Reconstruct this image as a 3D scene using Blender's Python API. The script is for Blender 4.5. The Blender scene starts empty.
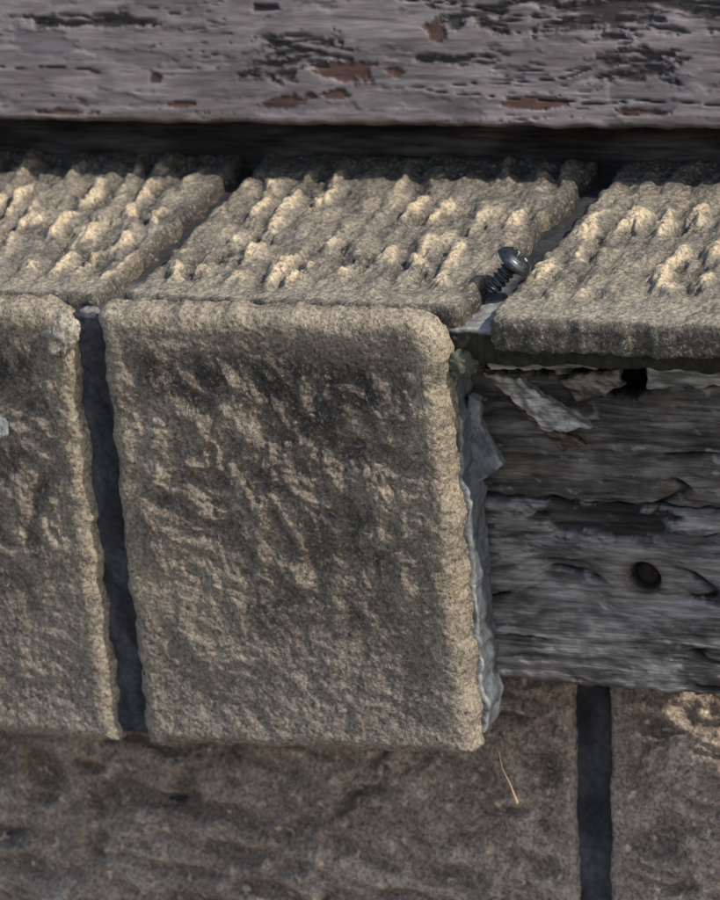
import bpy, math, numpy as np
from mathutils import Vector, Matrix

# ------------------------------------------------------------------ camera frame
AL=math.radians(19); YAW=math.radians(25); PIT=math.radians(6)
h=Vector((-math.sin(YAW),math.cos(YAW),0))
FWD=Vector((h.x*math.cos(PIT),h.y*math.cos(PIT),-math.sin(PIT)))
RGT=Vector((math.cos(YAW),math.sin(YAW),0))
UP=RGT.cross(FWD)
DIST=40.0
TGT=-1.28*UP
CAM=TGT-FWD*DIST
def ray(px,py):
    return (FWD*DIST+RGT*((px-360)/100)+UP*((450-py)/100)).normalized()
class Fr:
    def __init__(s,O,eu,ev,en): s.O=Vector(O);s.eu=Vector(eu);s.ev=Vector(ev);s.en=Vector(en)
    def uv(s,px,py,off=0.0):
        d=ray(px,py);P0=s.O+s.en*off
        t=(P0-CAM).dot(s.en)/d.dot(s.en)
        p=CAM+d*t-s.O
        return (p.dot(s.eu),p.dot(s.ev))
sa,ca=math.sin(AL),math.cos(AL)
FRONT=Fr((0,0,0),(1,0,0),(0,sa,-ca),(0,-ca,-sa))
SILL=Fr((0,0,0),(1,0,0),(0,ca,sa),(0,-sa,ca))
BEAM=Fr((0,3.35,0),(1,0,0),(0,0,-1),(0,-1,0))
WALL=Fr((0,3.75,0),(1,0,0),(0,0,-1),(0,-1,0))

# ------------------------------------------------------------------ numpy noise
def pn(x,y,seed=0):
    x=np.asarray(x,float);y=np.asarray(y,float)
    rng=np.random.RandomState(seed+11)
    perm=rng.permutation(256);ang=rng.rand(256)*2*np.pi
    xi=np.floor(x).astype(int);yi=np.floor(y).astype(int)
    xf=x-xi;yf=y-yi
    def g(ix,iy,dx,dy):
        a=ang[perm[(perm[ix&255]+iy)&255]]
        return np.cos(a)*dx+np.sin(a)*dy
    f=lambda t:t*t*t*(t*(t*6-15)+10)
    u=f(xf);v=f(yf)
    a=g(xi,yi,xf,yf);b=g(xi+1,yi,xf-1,yf);c=g(xi,yi+1,xf,yf-1);d=g(xi+1,yi+1,xf-1,yf-1)
    return ((a*(1-u)+b*u)*(1-v)+(c*(1-u)+d*u)*v)*1.5
def fbm(x,y,o=4,seed=0,gain=.5):
    r=0;a=1;t=0
    for i in range(o):
        r=r+a*pn(x*2**i+i*17.3,y*2**i+i*9.1,seed+i*7);t+=a;a*=gain
    return r/t
def ridged(x,y,o=3,seed=0):
    r=0;a=1;t=0
    for i in range(o):
        r=r+a*(1-np.abs(pn(x*2**i+i*7.7,y*2**i+i*3.1,seed+i*5))*2);t+=a;a*=.5
    return r/t
def ss(a,b,x):
    t=np.clip((x-a)/(b-a),0,1);return t*t*(3-2*t)
def blob(U,V,c,ru,rv,seed=0,rough=.5,ang=0,crisp=.4):
    du=U-c[0];dv=V-c[1]
    a=math.radians(ang);p=du*math.cos(a)+dv*math.sin(a);q=-du*math.sin(a)+dv*math.cos(a)
    d=np.sqrt((p/ru)**2+(q/rv)**2)+rough*fbm(U*3.1,V*6.3,5,seed,.65)*1.6
    return 1-ss(1-crisp/2,1+crisp/2,d)
def mix(a,b,m):
    a=np.asarray(a,float);b=np.asarray(b,float);m=np.asarray(m)[...,None]
    return a*(1-m)+b*m

# ------------------------------------------------------------------ materials
def material(name,grain=28,gamt=.5,bump=.5,bdist=.03,rough=.92,stretch=(1,1,1),speck=0.0,metal=0,detail=1.5):
    m=bpy.data.materials.new(name);m.use_nodes=True
    nt=m.node_tree;N=nt.nodes;L=nt.links
    bs=N['Principled BSDF'];bs.inputs['Roughness'].default_value=rough
    bs.inputs['Specular IOR Level'].default_value=.2
    bs.inputs['Metallic'].default_value=metal
    at=N.new('ShaderNodeAttribute');at.attribute_name='Col'
    tc=N.new('ShaderNodeTexCoord');mp=N.new('ShaderNodeMapping');mp.inputs['Scale'].default_value=stretch
    L.new(tc.outputs['Object'],mp.inputs['Vector'])
    n1=N.new('ShaderNodeTexNoise');n1.inputs['Scale'].default_value=grain;n1.inputs['Detail'].default_value=detail;n1.inputs['Roughness'].default_value=.65
    L.new(mp.outputs[0],n1.inputs['Vector'])
    mr=N.new('ShaderNodeMapRange');mr.inputs[1].default_value=.3;mr.inputs[2].default_value=.7;mr.inputs[3].default_value=1-gamt;mr.inputs[4].default_value=1+gamt
    L.new(n1.outputs['Fac'],mr.inputs[0])
    vm=N.new('ShaderNodeVectorMath');vm.operation='SCALE';L.new(at.outputs['Color'],vm.inputs[0]);L.new(mr.outputs[0],vm.inputs['Scale'])
    out=vm.outputs[0]
    if speck>0:
        sp=N.new('ShaderNodeSeparateColor');L.new(n1.outputs['Color'],sp.inputs[0])
        lt=N.new('ShaderNodeMapRange');lt.inputs[1].default_value=.58;lt.inputs[2].default_value=.64;lt.inputs[3].default_value=0;lt.inputs[4].default_value=speck;L.new(sp.outputs[1],lt.inputs[0])
        mx=N.new('ShaderNodeMix');mx.data_type='RGBA';L.new(lt.outputs[0],mx.inputs[0]);L.new(out,mx.inputs[6]);mx.inputs[7].default_value=(.46,.41,.345,1)
        out=mx.outputs[2]
        ld=N.new('ShaderNodeMapRange');ld.inputs[1].default_value=.42;ld.inputs[2].default_value=.35;ld.inputs[3].default_value=0;ld.inputs[4].default_value=speck*1.4;L.new(sp.outputs[2],ld.inputs[0])
        m2=N.new('ShaderNodeMix');m2.data_type='RGBA';L.new(ld.outputs[0],m2.inputs[0]);L.new(out,m2.inputs[6]);m2.inputs[7].default_value=(.06,.05,.042,1)
        out=m2.outputs[2]
    L.new(out,bs.inputs['Base Color'])
    bp=N.new('ShaderNodeBump');bp.inputs['Strength'].default_value=bump;bp.inputs['Distance'].default_value=bdist
    L.new(n1.outputs['Fac'],bp.inputs['Height']);L.new(bp.outputs[0],bs.inputs['Normal'])
    return m
M_sand=material('weathered_sandstone_tile',grain=24,gamt=.5,bump=.6,bdist=.035,speck=.45,detail=2)
M_mort=material('mortar',grain=14,gamt=.3,bump=.4,bdist=.04)
M_wood=material('grey_weathered_wood',grain=13,gamt=.6,bump=.7,bdist=.035,stretch=(.14,1,1.6),detail=3)
M_paint=material('peeling_mauve_paint',grain=9,gamt=.28,bump=.3,bdist=.02,stretch=(.25,1,2),rough=.75,detail=3)
M_wall=material('brown_brick_tile',grain=22,gamt=.5,bump=.8,bdist=.04,speck=.4,detail=2)
M_metal=material('tarnished_steel',grain=14,gamt=.4,bump=.1,bdist=.01,rough=.36,metal=.8)

# ------------------------------------------------------------------ mesh building
def build(name,verts,faces,cols,mat,parent=None):
    me=bpy.data.meshes.new(name)
    verts=np.asarray(verts,np.float32);faces=np.asarray(faces,np.int32)
    me.vertices.add(len(verts));me.vertices.foreach_set('co',verts.ravel())
    me.loops.add(faces.size);me.loops.foreach_set('vertex_index',faces.ravel())
    me.polygons.add(len(faces));me.polygons.foreach_set('loop_start',np.arange(0,faces.size,faces.shape[1],dtype=np.int32))
    me.update(calc_edges=True);me.validate()
    ca_=me.color_attributes.new('Col','FLOAT_COLOR','POINT')
    c=np.ones((len(verts),4),np.float32);c[:,:3]=np.clip(cols,0.003,1)
    ca_.data.foreach_set('color',c.ravel())
    me.polygons.foreach_set('use_smooth',np.ones(len(me.polygons),bool))
    ob=bpy.data.objects.new(name,me);bpy.context.collection.objects.link(ob)
    me.materials.append(mat)
    if parent: ob.parent=parent
    return ob
def slab(name,fr,quad,mat,hfun,cfun,off=0,off4=None,thick=.3,res=.02,r=.12,rc=(0,0,0,0),jit=.015,sidecol=None,jfreq=3,parent=None,seed=0,K=8,sidej=.02,sfreq=6):
    TL,TR,BR,BL=[np.array(q,float) for q in quad]
    W=(np.linalg.norm(TR-TL)+np.linalg.norm(BR-BL))/2;H=(np.linalg.norm(BL-TL)+np.linalg.norm(BR-TR))/2
    nu=max(6,int(W/res));nv=max(6,int(H/res))
    s=np.linspace(0,1,nu+1)[None,:]*np.ones((nv+1,1));b=(np.linspace(0,H,nv+1)[:,None])*np.ones((1,nu+1))
    def inset(R,d): 
        if R<=0: return np.zeros_like(d)
        q=np.clip(R-d,0,R);return R-np.sqrt(np.maximum(R*R-q*q,0))
    li=np.maximum(inset(rc[0],b),inset(rc[3],H-b));ri=np.maximum(inset(rc[1],b),inset(rc[2],H-b))
    a=li+(W-li-ri)*s
    e=np.minimum(np.minimum(a,W-a),np.minimum(b,H-b))
    for R,cx,cy,sx,sy in((rc[0],rc[0],rc[0],-1,-1),(rc[1],W-rc[1],rc[1],1,-1),(rc[2],W-rc[2],H-rc[2],1,1),(rc[3],rc[3],H-rc[3],-1,1)):
        if R>0:
            inn=((a-cx)*sx>0)&((b-cy)*sy>0)
            e=np.where(inn,np.minimum(e,R-np.hypot(a-cx,b-cy)),e)
    e=np.maximum(e,0)
    p=(a/W)[...,None];q=(b/H)[...,None]
    UV=(TL*(1-p)+TR*p)*(1-q)+(BL*(1-p)+BR*p)*q
    U=UV[...,0];V=UV[...,1]
    k=1-ss(0,.5,e)
    U=U+k*jit*fbm(U*jfreq,V*jfreq,3,seed+91)*2.5;V=V+k*jit*fbm(U*jfreq,V*jfreq,3,seed+57)*2.5
    q_=np.clip(r-e,0,r);drop=r-np.sqrt(np.maximum(r*r-q_*q_,0)) if r>0 else 0*e
    if off4 is not None:
        o=((off4[0]*(1-p)+off4[1]*p)*(1-q)+(off4[3]*(1-p)+off4[2]*p)*q)[...,0]
    else: o=off
    hh=hfun(U,V,e);Hh=o-drop+hh
    C=cfun(U,V,e,hh)
    O=np.array(fr.O);eu=np.array(fr.eu);ev=np.array(fr.ev);en=np.array(fr.en)
    P=O+U[...,None]*eu+V[...,None]*ev+Hh[...,None]*en
    n1,n2=nv+1,nu+1
    idx=np.arange(n1*n2).reshape(n1,n2)
    F=[np.stack([idx[:-1,:-1],idx[1:,:-1],idx[1:,1:],idx[:-1,1:]],-1).reshape(-1,4)]
    loop=np.concatenate([idx[0,:-1],idx[:-1,-1],idx[-1,:0:-1],idx[:0:-1,0]])
    Pv=[P.reshape(-1,3)];Cv=[C.reshape(-1,3)]
    Lp=P.reshape(-1,3)[loop];Lc=C.reshape(-1,3)[loop]
    cen=P.reshape(-1,3).mean(0);n=len(loop)
    Ul=U.ravel()[loop];Vl=V.ravel()[loop]
    t_=np.roll(Lp,-3,0)-np.roll(Lp,3,0);nrm=np.cross(t_,en);nrm/=np.maximum(np.linalg.norm(nrm,axis=1,keepdims=True),1e-6)
    sgn=np.sign(((Lp-cen)*nrm).sum(1).mean());nrm*=sgn
    prev=loop;base=n1*n2
    for kk in range(1,K+1):
        dz=thick*kk/K
        w=sidej*fbm(Ul*sfreq+kk*.05*sfreq,Vl*sfreq+dz*sfreq,3,seed+5)*2
        Pv.append(Lp-dz*en+nrm*w[:,None])
        f=.85+.5*fbm(Ul*5,Vl*5+dz*5,3,seed+8)
        Cv.append((Lc if sidecol is None else np.ones((n,3))*np.array(sidecol))*f[:,None])
        cur=base+np.arange(n);base+=n
        F.append(np.stack([prev,np.roll(prev,-1),np.roll(cur,-1),cur],-1));prev=cur
    Pv.append(Pv[-1].mean(0)[None]);Cv.append(Cv[-1][:1])
    fan=np.stack([prev[0:n-n%2:2],np.roll(prev,-1)[0:n-n%2:2],np.roll(prev,-2)[0:n-n%2:2],np.full(n//2,base)],-1)
    return build(name,np.concatenate(Pv),np.concatenate(F+[fan]),np.concatenate(Cv),mat,parent)

# ------------------------------------------------------------------ sill tiles
def ridge_f(U,V,seed):
    wv=fbm(U*1.1,V*.8,3,seed)
    fine=fbm(U*5,V*3.4,4,seed+61,.65)
    S=U+.16*V
    ph=S*2*np.pi/.38+4.6*wv+seed+1.3*fine+1.6*fbm(S*1.1,V*.3,2,seed+71)
    rd=(.5+.5*np.sin(ph))
    rd=rd*(.45+.85*ss(-.3,.3,fbm(U*2.4,V*1.5,3,seed+13)))+.6*fbm(S*6.5,V*1.8,4,seed+15,.65)+.4*fine
    amp=(.35+.65*ss(-.3,.2,fbm(U*1.1,V*1.0,2,seed+3)))*(.06+.94*ss(.55,1.1,V+.3*wv))
    return rd,amp
def sill_h(seed):
    def f(U,V,e):
        rd,amp=ridge_f(U,V,seed)
        amp=amp*(.3+.7*ss(.03,.3,e))
        pit=ss(.10,.36,fbm(U*4.2,V*2.1,4,seed+9,.65))
        return .105*(rd-.7)*amp-.075*pit*amp+.035*fbm(U*5,V*4,4,seed+4,.6)+.014*fbm(U*13,V*11,2,seed+6)
    return f
def sill_c(seed):
    def f(U,V,e,hh):
        rd,amp=ridge_f(U,V,seed)
        n=fbm(U*2,V*1.6,4,seed+21);m=fbm(U*6,V*4,4,seed+40,.6)
        g=mix((.175,.153,.128),(.30,.26,.20),ss(-.4,.4,n+.4*m))
        g=mix(g,(.56,.455,.31),ss(.45,.9,rd*amp+.3*m+.15*n)*.92)
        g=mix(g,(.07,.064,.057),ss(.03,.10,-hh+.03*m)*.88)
        g=mix(g,(.31,.272,.212),(1-ss(.5,1.0,V+.3*n))*.75)
        g=mix(g,(.05,.048,.046),ss(.1,.35,fbm(U*2.4,V*1.6,5,seed+77,.65))*.6)
        g=mix(g,(.05,.048,.05),ss(3.4,4.3,V+.5*n)*.8)  # beam's shade painted onto the back of the sill
        g=mix(g,(.06,.055,.05),(1-ss(.02,.10,e))*.75)  # tile edges painted dark as the shade of the cracks
        return g
    return f
sv=lambda px,py:SILL.uv(px,py)
SB=4.6
def sx(px,py): return sv(px,py)[0]
j1l=[sx(82,312),sx(236,165)];j1r=[sx(110,312),sx(260,165)]
j2l=[sx(450,322),sx(583,175)];j2r=[sx(486,322),sx(614,175)]
def ext(a,b,v0,v1,v): return a+(b-a)*(v-v0)/(v1-v0)
v0=.05;v1=sv(250,165)[1]
def sq(l,rr,fv=0.0,dv=0.0):
    L0=ext(l[0],l[1],v0,v1,fv);L1=ext(l[0],l[1],v0,v1,SB)
    R0=ext(rr[0],rr[1],v0,v1,fv+dv);R1=ext(rr[0],rr[1],v0,v1,SB)
    return [(L0,fv),(R0,fv+dv),(R1,SB),(L1,SB)]
wA=3.6
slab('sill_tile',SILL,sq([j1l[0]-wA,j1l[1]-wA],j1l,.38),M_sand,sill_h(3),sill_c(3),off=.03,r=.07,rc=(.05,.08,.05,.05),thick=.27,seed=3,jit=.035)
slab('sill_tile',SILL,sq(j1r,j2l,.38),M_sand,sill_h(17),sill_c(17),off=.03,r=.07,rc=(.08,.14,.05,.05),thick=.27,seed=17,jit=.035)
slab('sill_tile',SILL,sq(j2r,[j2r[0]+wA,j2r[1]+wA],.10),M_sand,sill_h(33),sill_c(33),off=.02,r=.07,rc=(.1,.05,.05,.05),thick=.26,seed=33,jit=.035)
def mh(U,V,e): return .045*fbm(U*4,V*4,4,5)+.01*fbm(U*15,V*15,2,6)
def mc(U,V,e,hh):
    n=fbm(U*2,V*2,3,71)
    c=mix((.32,.31,.30),(.15,.15,.155),ss(-.3,.4,n))
    return mix(c,(.025,.025,.028),ss(.6,2.0,V+.7*n)*.92)  # joint shadow painted into the mortar colour towards the back
slab('mortar_bed',SILL,[(-7,.34),(7,.34),(7,SB),(-7,SB)],M_mort,mh,mc,off=-.18,thick=.35,res=.03,r=.02,seed=2,sidecol=(.045,.044,.034))

# ------------------------------------------------------------------ front tiles
fq=lambda px,py,o=0:FRONT.uv(px,py,o)
def front_h(seed):
    def f(U,V,e):
        w1=fbm(U*.9,V*.9,2,seed);w2=fbm(U*1.0+5,V*1.0,2,seed+2)
        big=fbm(U*.55,V*.4,2,seed+1)
        lump=fbm(U*2.8+.8*w1,V*2.4+.8*w2,5,seed+4,.55)
        rg=ridged(U*1.6+w2,V*2.4+w1,2,seed+6)
        band=.4+.75*ss(.35,.7,V)*(1-ss(2.2,3.5,V))
        k=ss(.05,.6,e)
        return (.08*big+.12*lump*band+.03*(rg-.6)*band)*(.2+.8*k)+.018*fbm(U*9,V*9,3,seed+8,.6)-.05*k
    return f
def front_c(seed):
    def f(U,V,e,hh):
        n=fbm(U*1.1,V*1.1,4,seed+31);m=fbm(U*3.6,V*3.0,4,seed+33,.6)
        g=mix((.195,.162,.132),(.32,.27,.212),ss(-.4,.4,n+.5*m))
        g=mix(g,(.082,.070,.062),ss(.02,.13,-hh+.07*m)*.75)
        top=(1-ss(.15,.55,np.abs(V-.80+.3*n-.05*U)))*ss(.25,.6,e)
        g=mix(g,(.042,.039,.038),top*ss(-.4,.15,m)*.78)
        g=mix(g,(.05,.046,.044),ss(.14,.42,fbm(U*2.2,V*1.9,4,seed+44))*ss(.3,.9,e)*.6)
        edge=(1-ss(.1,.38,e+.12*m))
        g=mix(g,(.38,.32,.235),edge*.6)  # warm light on the tile rim and corners, painted into the colour
        g=mix(g,(.10,.09,.08),edge*ss(.05,.3,fbm(U*2.5,V*2.5,4,seed+48,.6))*.6)
        g=mix(g,(.28,.245,.21),ss(2.9,4.4,V)*.45)
        return g
    return f
bigq=[fq(94,318),fq(438,333),fq(473,760),fq(143,748)]
TV=-.04
bigq[0]=(bigq[0][0],TV);bigq[1]=(bigq[1][0],TV)
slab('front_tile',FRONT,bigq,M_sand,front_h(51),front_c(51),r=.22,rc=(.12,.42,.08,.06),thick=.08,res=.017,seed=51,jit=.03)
lw=3.55
lq=[fq(66,318),fq(116,747)]
slab('front_tile',FRONT,[(lq[0][0]-lw,TV),(lq[0][0]+.02,TV),lq[1],(lq[1][0]-lw,lq[1][1])],M_sand,front_h(83),front_c(83),r=.2,rc=(.1,.3,.06,.06),thick=.1,res=.017,seed=83,jit=.03)
def jc(U,V,e,hh):
    n=fbm(U*3,V*1.5,3,4);return mix((.038,.038,.045),(.085,.084,.098),ss(-.3,.4,n))
slab('mortar_joint',FRONT,[(bigq[0][0]-.6,.12),(bigq[0][0]+.3,.12),(bigq[3][0]+.3,bigq[3][1]-.06),(bigq[3][0]-.6,bigq[3][1]-.06)],M_mort,lambda U,V,e:.05*fbm(U*3,V*3,4,8),jc,off=-.18,thick=.3,seed=6,r=.03)
def ah(U,V,e): return .03*fbm(U*4,V*4,4,12)
def acol(U,V,e,hh):
    n=fbm(U*5,V*3,4,15);return mix((.18,.19,.20),(.38,.38,.38),ss(-.3,.4,n))
aq=[(bigq[0][0]+.4,.3),(bigq[1][0]+.0,.40),(bigq[2][0]+.05,bigq[2][1]-.08),(bigq[3][0]+.4,bigq[3][1]-.1)]
slab('mortar_backing',FRONT,aq,M_mort,ah,acol,off=-.33,thick=.40,seed=22,jit=.045,jfreq=3.0,sidej=.014,sfreq=3.0,res=.02,r=.015,sidecol=(.135,.145,.16),K=18,rc=(0,.15,.05,0))

# ------------------------------------------------------------------ exposed rotten boards
WO=-.85
wq=lambda px,py:FRONT.uv(px,py,WO)
nail=wq(645,577)
hole1=wq(615,378);hole2=wq(520,365);patch=wq(605,520);knot=wq(560,560)
def woodgrain(U,V,seed):
    W=V+.30*np.exp(-(((U-knot[0])/.8)**2+((V-knot[1])/.4)**2))-.2*np.exp(-(((U-knot[0]-1.9)/.8)**2+((V-knot[1]-.6)/.35)**2))
    return W+.14*fbm(U*.8,V*1.4,3,seed)+.03*fbm(U*3,V*3,2,seed+1)
def wood_h(seed,upper):
    def f(U,V,e):
        W=woodgrain(U,V,seed)
        g=fbm(U*.5,W*7,4,seed+2,.65)
        cr=ss(.86,.99,1-np.abs(pn(U*.35,W*2.3,seed+5))*2)*ss(-.1,.25,fbm(U*.8,V*2,2,seed+6))
        hh=.030*g-.10*cr+.04*fbm(U*1,V*1.5,3,seed+9)+.015*fbm(U*6,V*9,3,seed+10)
        if upper:
            for c,a,b in((hole1,.45,.18),(hole2,.35,.12),((hole1[0]+.9,hole1[1]-.06),.3,.1)):
                hh=hh-.45*blob(U,V,c,a,b,seed,.5,0,.5)
            hh=hh-.2*(1-ss(.3,.75,V+.3*fbm(U*1.5,V*3,4,seed+12)))
        else:
            d=np.hypot(U-nail[0],(V-nail[1]))
            hh=hh*(.3+.7*ss(.2,.5,d))-.14*(1-ss(.14,.19,d))
            hh=hh-.09*blob(U,V,patch,.75,.2,seed+2,.5)
        return hh
    return f
def wood_c(seed,upper):
    def f(U,V,e,hh):
        W=woodgrain(U,V,seed)
        g=fbm(U*.55,W*8,5,seed+2,.7);n=fbm(U*1.2,V*2.2,5,seed+3,.6)
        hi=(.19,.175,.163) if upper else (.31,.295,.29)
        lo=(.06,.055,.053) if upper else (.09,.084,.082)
        c=mix(lo,hi,ss(-.35,.35,.8*g+.8*n))
        c=mix(c,(.085,.06,.043),ss(-.05,.4,fbm(U*.9,V*1.7,3,seed+33))*(.65 if upper else .3))
        c=mix(c,(.016,.014,.013),ss(.045,.11,-hh))
        c=mix(c,(.44,.43,.42),ss(.24,.42,fbm(U*3.2,W*7,4,seed+14,.65))*(.4 if upper else .45))
        if not upper:
            c=mix(c,(.035,.03,.03),blob(U,V,patch,.75,.2,seed+2,.5)*.8)
            d=np.hypot(U-nail[0],V-nail[1])
            c=mix(c,(.24,.215,.20),(1-ss(.25,.55,d+.1*n))*.6)
            c=mix(c,(.08,.055,.04),(1-ss(.18,.30,d))*.6)
            c=mix(c,(.014,.012,.012),1-ss(.15,.19,d))
        else:
            c=mix(c,(.025,.023,.021),(1-ss(.3,.85,V+.3*n))*.75)  # sill overhang's shadow painted over the broken top of the board
        return c
    return f
x0=bigq[1][0]-1.0;x1=x0+6.5
bv=wq(600,503)[1];bb=wq(600,687)[1]
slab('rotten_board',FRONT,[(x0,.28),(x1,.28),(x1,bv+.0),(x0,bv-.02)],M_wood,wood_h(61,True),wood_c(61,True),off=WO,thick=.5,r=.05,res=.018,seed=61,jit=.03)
slab('rotten_board',FRONT,[(x0,bv+.03),(x1,bv+.05),(x1,bb),(x0,bb)],M_wood,wood_h(75,False),wood_c(75,False),off=WO+.03,thick=.5,r=.06,res=.018,seed=75,jit=.02)
def lathe(prof,n=32):
    th=np.linspace(0,2*np.pi,n,endpoint=False)
    P=np.array([[r*np.cos(t),r*np.sin(t),z] for r,z in prof for t in th])
    F=[]
    for i in range(len(prof)-1):
        for j in range(n):
            k=(j+1)%n;F.append([i*n+j,i*n+k,(i+1)*n+k,(i+1)*n+j])
    return P,np.array(F)
P,F=lathe([(.001,.03),(.04,.035),(.09,.03),(.125,.01),(.13,-.03),(.06,-.04),(.05,-.3),(.001,-.3)])
ob=build('rusty_nail',P,F,np.tile((.03,.024,.022),(len(P),1)),M_mort)
nrm=FRONT.en
ob.matrix_world=Matrix.Translation(FRONT.O+FRONT.eu*nail[0]+FRONT.ev*nail[1]+nrm*(WO-.11))@nrm.to_track_quat('Z','Y').to_matrix().to_4x4()
emp=bpy.data.objects.new('wood_splinters',None);bpy.context.collection.objects.link(emp)
def sp_h(U,V,e): return .02*fbm(U*2,V*12,3,9)
def spl(name,pts,o4,col,th=.07,seed=1,g=(4,5,12,-8)):
    def c(U,V,e,hh):
        n=fbm(U*g[0]+V*g[1],V*g[2]+U*g[3],4,seed,.6);return mix(np.array(col)*.4,np.array(col)*1.2,ss(-.35,.3,n))
    qs=[FRONT.uv(p[0],p[1],q) for p,q in zip(pts,o4)]
    slab(name,FRONT,qs,M_wood,sp_h,c,off4=o4,thick=th,res=.015,r=.02,jit=.02,jfreq=7,parent=emp,seed=seed,sidecol=np.array(col)*.5)
spl('splinter_1',[(484,374),(510,377),(590,428),(548,434)],[-.75,-.7,-.35,-.4],(.50,.45,.41),.09,4)
spl('splinter_2',[(480,356),(560,354),(616,368),(490,371)],[-.55,-.5,-.55,-.6],(.42,.42,.38),.05,5,(1.5,0,10,0))
spl('splinter_3',[(560,380),(618,370),(622,388),(575,402)],[-.75,-.65,-.65,-.75],(.22,.19,.17),.06,6)
spl('splinter_4',[(645,366),(740,360),(740,386),(648,390)],[-.76,-.7,-.7,-.76],(.38,.37,.36),.08,7,(1.5,0,10,0))
spl('splinter_5',[(505,400),(530,405),(585,448),(560,450)],[-.85,-.8,-.65,-.7],(.13,.10,.085),.06,8)
def shc(U,V,e,hh): return mix((.13,.14,.155),(.25,.26,.28),ss(-.3,.3,fbm(U*3,V*3,3,2)))
for i,(pts,o4) in enumerate([([(462,415),(474,420),(503,466),(470,488)],[-.6,-.6,-.55,-.62]),([(466,398),(480,402),(480,440),(464,430)],[-.5,-.55,-.6,-.6])]):
    slab('broken_mortar_shard',FRONT,[FRONT.uv(p[0],p[1],q) for p,q in zip(pts,o4)],M_mort,lambda U,V,e:.015*fbm(U*6,V*6,3,3),shc,off4=o4,thick=.08,res=.02,r=.02,jit=.02,seed=30+i,sidecol=(.16,.16,.17))
def lump(name,px,py,o,R,col,mat,seed,fr=FRONT,sq=(1,1,1)):
    u,v=fr.uv(px,py,o);c=np.array(fr.O+fr.eu*u+fr.ev*v+fr.en*o)
    a=np.linspace(0.02,np.pi-.02,28);t=np.linspace(0,2*np.pi,40,endpoint=False)
    A,T=np.meshgrid(a,t,indexing='ij')
    r=R*(1+.45*fbm(A*1.6+3,np.cos(T)*1.6+np.sin(T)*2.1,4,seed))
    P=np.stack([r*np.sin(A)*np.cos(T)*sq[0],r*np.sin(A)*np.sin(T)*sq[1],r*np.cos(A)*sq[2]],-1).reshape(-1,3)+c
    idx=np.arange(28*40).reshape(28,40);nx=np.roll(idx,-1,1)
    F=np.stack([idx[:-1],idx[1:],nx[1:],nx[:-1]],-1).reshape(-1,4)
    n=fbm(P[:,0]*5,P[:,2]*5,3,seed);C=np.array(col)*(.8+.5*n)[:,None]
    return build(name,P,F,C,mat)
lump('lit_corner_lump',461,364,-.28,.16,(.13,.135,.105),M_mort,3,sq=(1,1,.8))
lump('lit_corner_lump',60,332,-.06,.21,(.40,.355,.29),M_sand,8,sq=(1,.5,1.1))  # pale lump added to stand in for the tile's sunlit corner
lump('lit_corner_lump',2,428,.0,.11,(.30,.32,.33),M_mort,9,sq=(.7,.5,1))
lump('lit_corner_lump',90,316,-.34,.15,(.27,.26,.24),M_mort,10,sq=(1.1,.7,.6))

# ------------------------------------------------------------------ beam
bq=lambda px,py:BEAM.uv(px,py)
bz=bq(360,125)[1]
spots=[(345,70,.34,.13,0),(432,30,.13,.13,0),(285,102,.34,.07,-8),(535,103,.26,.08,-5),(155,78,.07,.05,0),(330,95,.18,.05,0),(395,70,.14,.05,0),(60,112,.4,.03,0),(180,105,.2,.03,0),(640,112,.25,.04,0)]
darks=[(300,50,.55,.19,0),(635,66,.40,.20,0),(560,12,1.3,.2,0),(670,10,1.5,.22,0),(270,68,.3,.14,0),(265,2,.15,.15,0),(610,50,.25,.25,0),(90,20,.9,.08,0),(480,60,.6,.05,0)]
def bm(U,V,e):
    W=V+.07*fbm(U*.5,V*1.2,3,4)+.02*fbm(U*3,V*4,2,24)
    for p in((300,55),(640,66)):
        k=bq(*p);W=W+.16*np.exp(-(((U-k[0])/.6)**2+((V-k[1])/.3)**2))
    crack=ss(.955,.995,1-np.abs(pn(U*.16,W*3.2,14))*2)*ss(-.05,.2,fbm(U*.5,V*2,3,18))
    crack2=ss(.93,.99,1-np.abs(pn(U*.3+9,W*8,15))*2)*ss(.02,.25,fbm(U*.7,V*2,3,19))
    rust=0*U
    for x,y,a,b,an in spots: rust=np.maximum(rust,blob(U,V,bq(x,y),a,b,int(x),.85,an,.2))
    dk=0*U
    for x,y,a,b,an in darks: dk=np.maximum(dk,blob(U,V,bq(x,y),a,b,int(x),.9,an)*ss(-.2,.15,fbm(U*1.2,W*8,4,int(y),.6)))
    flake=ss(.12,.2,fbm(U*.8,W*3.2,5,66,.6))
    return W,crack,crack2,rust,dk,flake
def bh(U,V,e):
    W,c1,c2,ru,dk,fl=bm(U,V,e)
    return .04*fbm(U*.35,V*.9,2,3)+.007*fbm(U*.6,W*9,4,6,.6)-.05*c1-.02*c2-.02*ru-.05*dk-.012*fl
def bc(U,V,e,hh):
    W,c1,c2,ru,dk,fl=bm(U,V,e)
    n=fbm(U*.7,V*1.5,5,8,.6);g=fbm(U*.5,W*10,5,6,.65)
    c=mix((.155,.134,.138),(.265,.234,.238),ss(-.4,.4,n+.7*g))
    c=mix(c,(.34,.315,.315),ss(.15,.4,fbm(U*1.2,W*7,4,44,.6))*.5)
    c=mix(c,(.13,.12,.126),fl*.7)
    c=mix(c,(.07,.06,.06),ss(.1,.4,fbm(U*.5,W*12,4,46,.6)+.3*fbm(U*.4,V,2,47))*.6)
    c=mix(c,mix((.06,.035,.03),(.11,.056,.043),ss(-.3,.3,g+.5*fbm(U*6,V*6,3,4))),ru*.92)
    c=mix(c,(.035,.031,.031),dk*.9)
    c=mix(c,(.03,.026,.026),np.clip(c1*.9+c2*.6,0,1))
    c=mix(c,(.10,.065,.055),(1-ss(.02,.09,e+.04*n))*.6)
    return c
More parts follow.
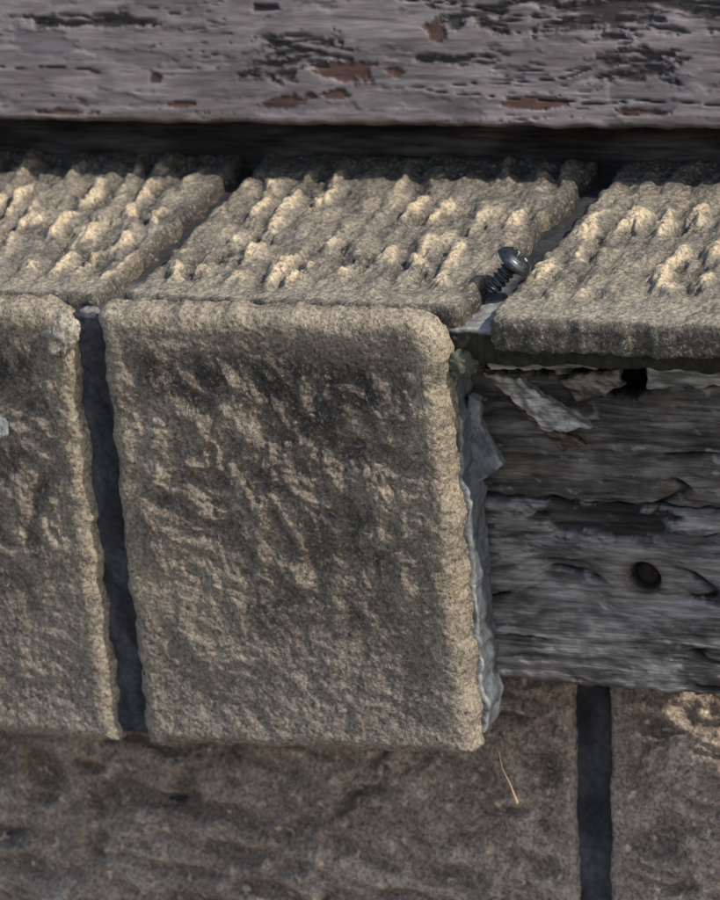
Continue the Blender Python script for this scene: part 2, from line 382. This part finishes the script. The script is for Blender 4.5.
beam=slab('painted_wooden_beam',BEAM,[(-8,bz-3.2),(8,bz-3.2),(8,bz+.02),(-8,bz-.02)],M_paint,bh,bc,off=0,thick=2.2,res=.02,r=.05,seed=7,jit=.015)
def rc_(U,V,e,hh): return mix((.03,.028,.03),(.08,.075,.08),ss(-.2,.4,fbm(U*.9,V*4,3,5)))
slab('recessed_board',BEAM,[(-8,bz-.3),(8,bz-.3),(8,bz+1.6),(-8,bz+1.6)],M_wood,lambda U,V,e:.04*fbm(U*.6,V*5,3,6),rc_,off=-1.05,thick=.3,res=.05,r=.01,seed=9)
# ------------------------------------------------------------------ lower wall
wall=bpy.data.objects.new('brick_wall',None);bpy.context.collection.objects.link(wall)
wv=lambda px,py:WALL.uv(px,py)
def wh(seed):
    def f(U,V,e):
        w=fbm(U*.8,V*.8,2,seed)
        lp=fbm(U*1.6+w,V*3.6+w,5,seed+1,.6);rg=ridged(U*.9+w,V*2.6+.8*w,3,seed+2)
        return (.15*lp+.12*(rg-.6))*(.3+.7*ss(.05,.4,e))+.018*fbm(U*12,V*12,2,seed+3)
    return f
def wc(seed):
    def f(U,V,e,hh):
        n=fbm(U*1.2,V*1.8,4,seed+5)
        g=mix((.29,.225,.19),(.44,.355,.295),ss(-.4,.4,n))
        g=mix(g,(.12,.095,.082),ss(-.02,.09,-hh+.05*n)*.75)  # relief shading painted in: hollows darkened
        g=mix(g,(.62,.51,.42),ss(.03,.12,hh+.05*n)*.3)  # raised parts painted lighter, as relief shading in the colour
        g=mix(g,(.7,.58,.45),ss(.42,.48,fbm(U*7,V*7,2,seed+6))*.7)
        return g
    return f
wt=wv(500,700)[1]-.9
jl=wv(573,800)[0];jr=wv(606,800)[0]
bw=9.2
wob=wv(585,720)[0]-wv(596,890)[0]
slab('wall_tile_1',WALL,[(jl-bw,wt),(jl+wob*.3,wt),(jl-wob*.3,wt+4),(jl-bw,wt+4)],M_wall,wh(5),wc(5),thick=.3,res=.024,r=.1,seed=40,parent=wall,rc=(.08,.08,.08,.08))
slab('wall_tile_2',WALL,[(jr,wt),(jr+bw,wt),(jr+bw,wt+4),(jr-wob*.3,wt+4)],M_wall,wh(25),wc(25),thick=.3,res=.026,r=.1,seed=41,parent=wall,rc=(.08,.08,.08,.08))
slab('wall_mortar',WALL,[(jl-9,wt-.2),(jr+9,wt-.2),(jr+9,wt+26),(jl-9,wt+26)],M_mort,lambda U,V,e:.02*fbm(U*3,V*3,3,8),jc,off=-.14,thick=1.5,res=.12,r=.03,seed=6,parent=wall)
for i in range(1,5):
    for j,xx in enumerate((jl-bw*.6,jl+bw*.44) if i%2 else (jl-bw,jr)):
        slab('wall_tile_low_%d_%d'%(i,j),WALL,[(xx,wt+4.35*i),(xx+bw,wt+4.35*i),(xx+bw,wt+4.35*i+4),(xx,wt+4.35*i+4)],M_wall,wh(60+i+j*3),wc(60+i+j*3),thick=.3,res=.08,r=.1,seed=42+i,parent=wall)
# ------------------------------------------------------------------ screw
n=64;hz=np.linspace(0,1,120);th=np.linspace(0,2*np.pi,n,endpoint=False)
Z,T=np.meshgrid(hz*.62,th,indexing='ij')
env=.08*np.clip((Z)/.16,0.05,1)
fr_=np.mod(Z/.085-T/(2*np.pi),1);thr=np.maximum(0,1-np.abs(fr_-.5)*3.2)
Rr=env+thr*.028*np.clip(Z/.12,0,1)
P1=np.stack([Rr*np.cos(T),Rr*np.sin(T),Z],-1).reshape(-1,3)
idx=np.arange(120*n).reshape(120,n);nx=np.roll(idx,-1,1)
F1=np.stack([idx[:-1],nx[:-1],nx[1:],idx[1:]],-1).reshape(-1,4)
prof=[(.05,.57),(.12,.59),(.215,.60),(.235,.625),(.228,.67),(.20,.72),(.155,.76),(.10,.785),(.05,.795),(.001,.797)]
prof2=[]
for i in range(len(prof)-1):
    for k in range(5):
        t=k/5;prof2.append((prof[i][0]*(1-t)+prof[i+1][0]*t,prof[i][1]*(1-t)+prof[i+1][1]*t))
prof2.append(prof[-1])
P2,F2=lathe(prof2,96)
x,y=P2[:,0],P2[:,1];rr=np.hypot(x,y)
cross=((np.abs(x)<.026)|(np.abs(y)<.026))&(rr<.12)&(P2[:,2]>.7)
P2[cross,2]-=.07
Pn=np.concatenate([P1,P2]);Fn=np.concatenate([F1,F2+len(P1)])
C=np.tile((.09,.095,.105),(len(Pn),1))
scr=build('screw',Pn,Fn,C,M_metal)
u,v=SILL.uv(486,295,-.08);tip=SILL.O+SILL.eu*u+SILL.ev*v+SILL.en*(-.08)
u,v=SILL.uv(518,258,.28);hd=SILL.O+SILL.eu*u+SILL.ev*v+SILL.en*.28
ax=(hd-tip)
sc=ax.length/.72
scr.matrix_world=Matrix.Translation(tip)@ax.to_track_quat('Z','Y').to_matrix().to_4x4()@Matrix.Diagonal((.86,.86,sc,1))
cu=bpy.data.curves.new('dry_straw','CURVE');cu.dimensions='3D';cu.bevel_depth=.008
spn=cu.splines.new('POLY');pts=[(499,752),(502,768),(510,784),(517,803)];spn.points.add(3)
for i,p in enumerate(pts):
    o_=(2.0,1.9,1.8,1.7)[i]
    u,v=WALL.uv(p[0],p[1],o_);w=WALL.O+WALL.eu*u+WALL.ev*v+WALL.en*o_;spn.points[i].co=(*w,1);spn.points[i].radius=(.4,.5,.9,2.4)[i]
so=bpy.data.objects.new('dry_straw',cu);bpy.context.collection.objects.link(so)
ms=bpy.data.materials.new('straw');ms.use_nodes=True;b=ms.node_tree.nodes['Principled BSDF'];b.inputs['Base Color'].default_value=(.5,.34,.19,1);b.inputs['Roughness'].default_value=.6
cu.materials.append(ms)
# ------------------------------------------------------------------ ground
me=bpy.data.meshes.new('ground');S=3000
me.from_pydata([(-S,-S,-30),(S,-S,-30),(S,S,-30),(-S,S,-30)],[],[(0,1,2,3)])
g=bpy.data.objects.new('ground',me);bpy.context.collection.objects.link(g)
mg=bpy.data.materials.new('ground_paving');mg.use_nodes=True;nt=mg.node_tree
nz=nt.nodes.new('ShaderNodeTexNoise');nz.inputs['Scale'].default_value=.4
rp=nt.nodes.new('ShaderNodeValToRGB');rp.color_ramp.elements[0].color=(.15,.135,.12,1);rp.color_ramp.elements[1].color=(.27,.245,.21,1)
tc=nt.nodes.new('ShaderNodeTexCoord');nt.links.new(tc.outputs['Object'],nz.inputs['Vector'])
nt.links.new(nz.outputs['Fac'],rp.inputs[0]);nt.links.new(rp.outputs[0],nt.nodes['Principled BSDF'].inputs['Base Color'])
me.materials.append(mg)
# ------------------------------------------------------------------ light
ts=Vector((.74,-.32,.62)).normalized()
sun=bpy.data.lights.new('sun','SUN');sun.energy=3.5;sun.angle=math.radians(.7);sun.color=(1,.92,.80)
so=bpy.data.objects.new('sun',sun);bpy.context.collection.objects.link(so)
so.rotation_euler=ts.to_track_quat('Z','Y').to_euler()
w=bpy.data.worlds.new('World');bpy.context.scene.world=w;w.use_nodes=True
sk=w.node_tree.nodes.new('ShaderNodeTexSky');sk.sky_type='NISHITA';sk.sun_disc=False
sk.sun_elevation=math.asin(ts.z);sk.sun_rotation=math.atan2(ts.x,ts.y)
bg=w.node_tree.nodes['Background'];bg.inputs['Strength'].default_value=.15
w.node_tree.links.new(sk.outputs[0],bg.inputs[0])
# ------------------------------------------------------------------ camera
cd=bpy.data.cameras.new('camera');co=bpy.data.objects.new('camera',cd);bpy.context.collection.objects.link(co)
cd.sensor_fit='VERTICAL';cd.sensor_height=24;cd.lens=24*DIST/9;cd.clip_end=10000;cd.clip_start=.5
R=Matrix((RGT,UP,-FWD)).transposed()
co.matrix_world=Matrix.Translation(CAM)@R.to_4x4()
cd.dof.use_dof=True;cd.dof.focus_distance=DIST;cd.dof.aperture_fstop=.5
bpy.context.scene.camera=co
bpy.context.scene.view_settings.view_transform='Standard'
bpy.context.scene.view_settings.look='None'
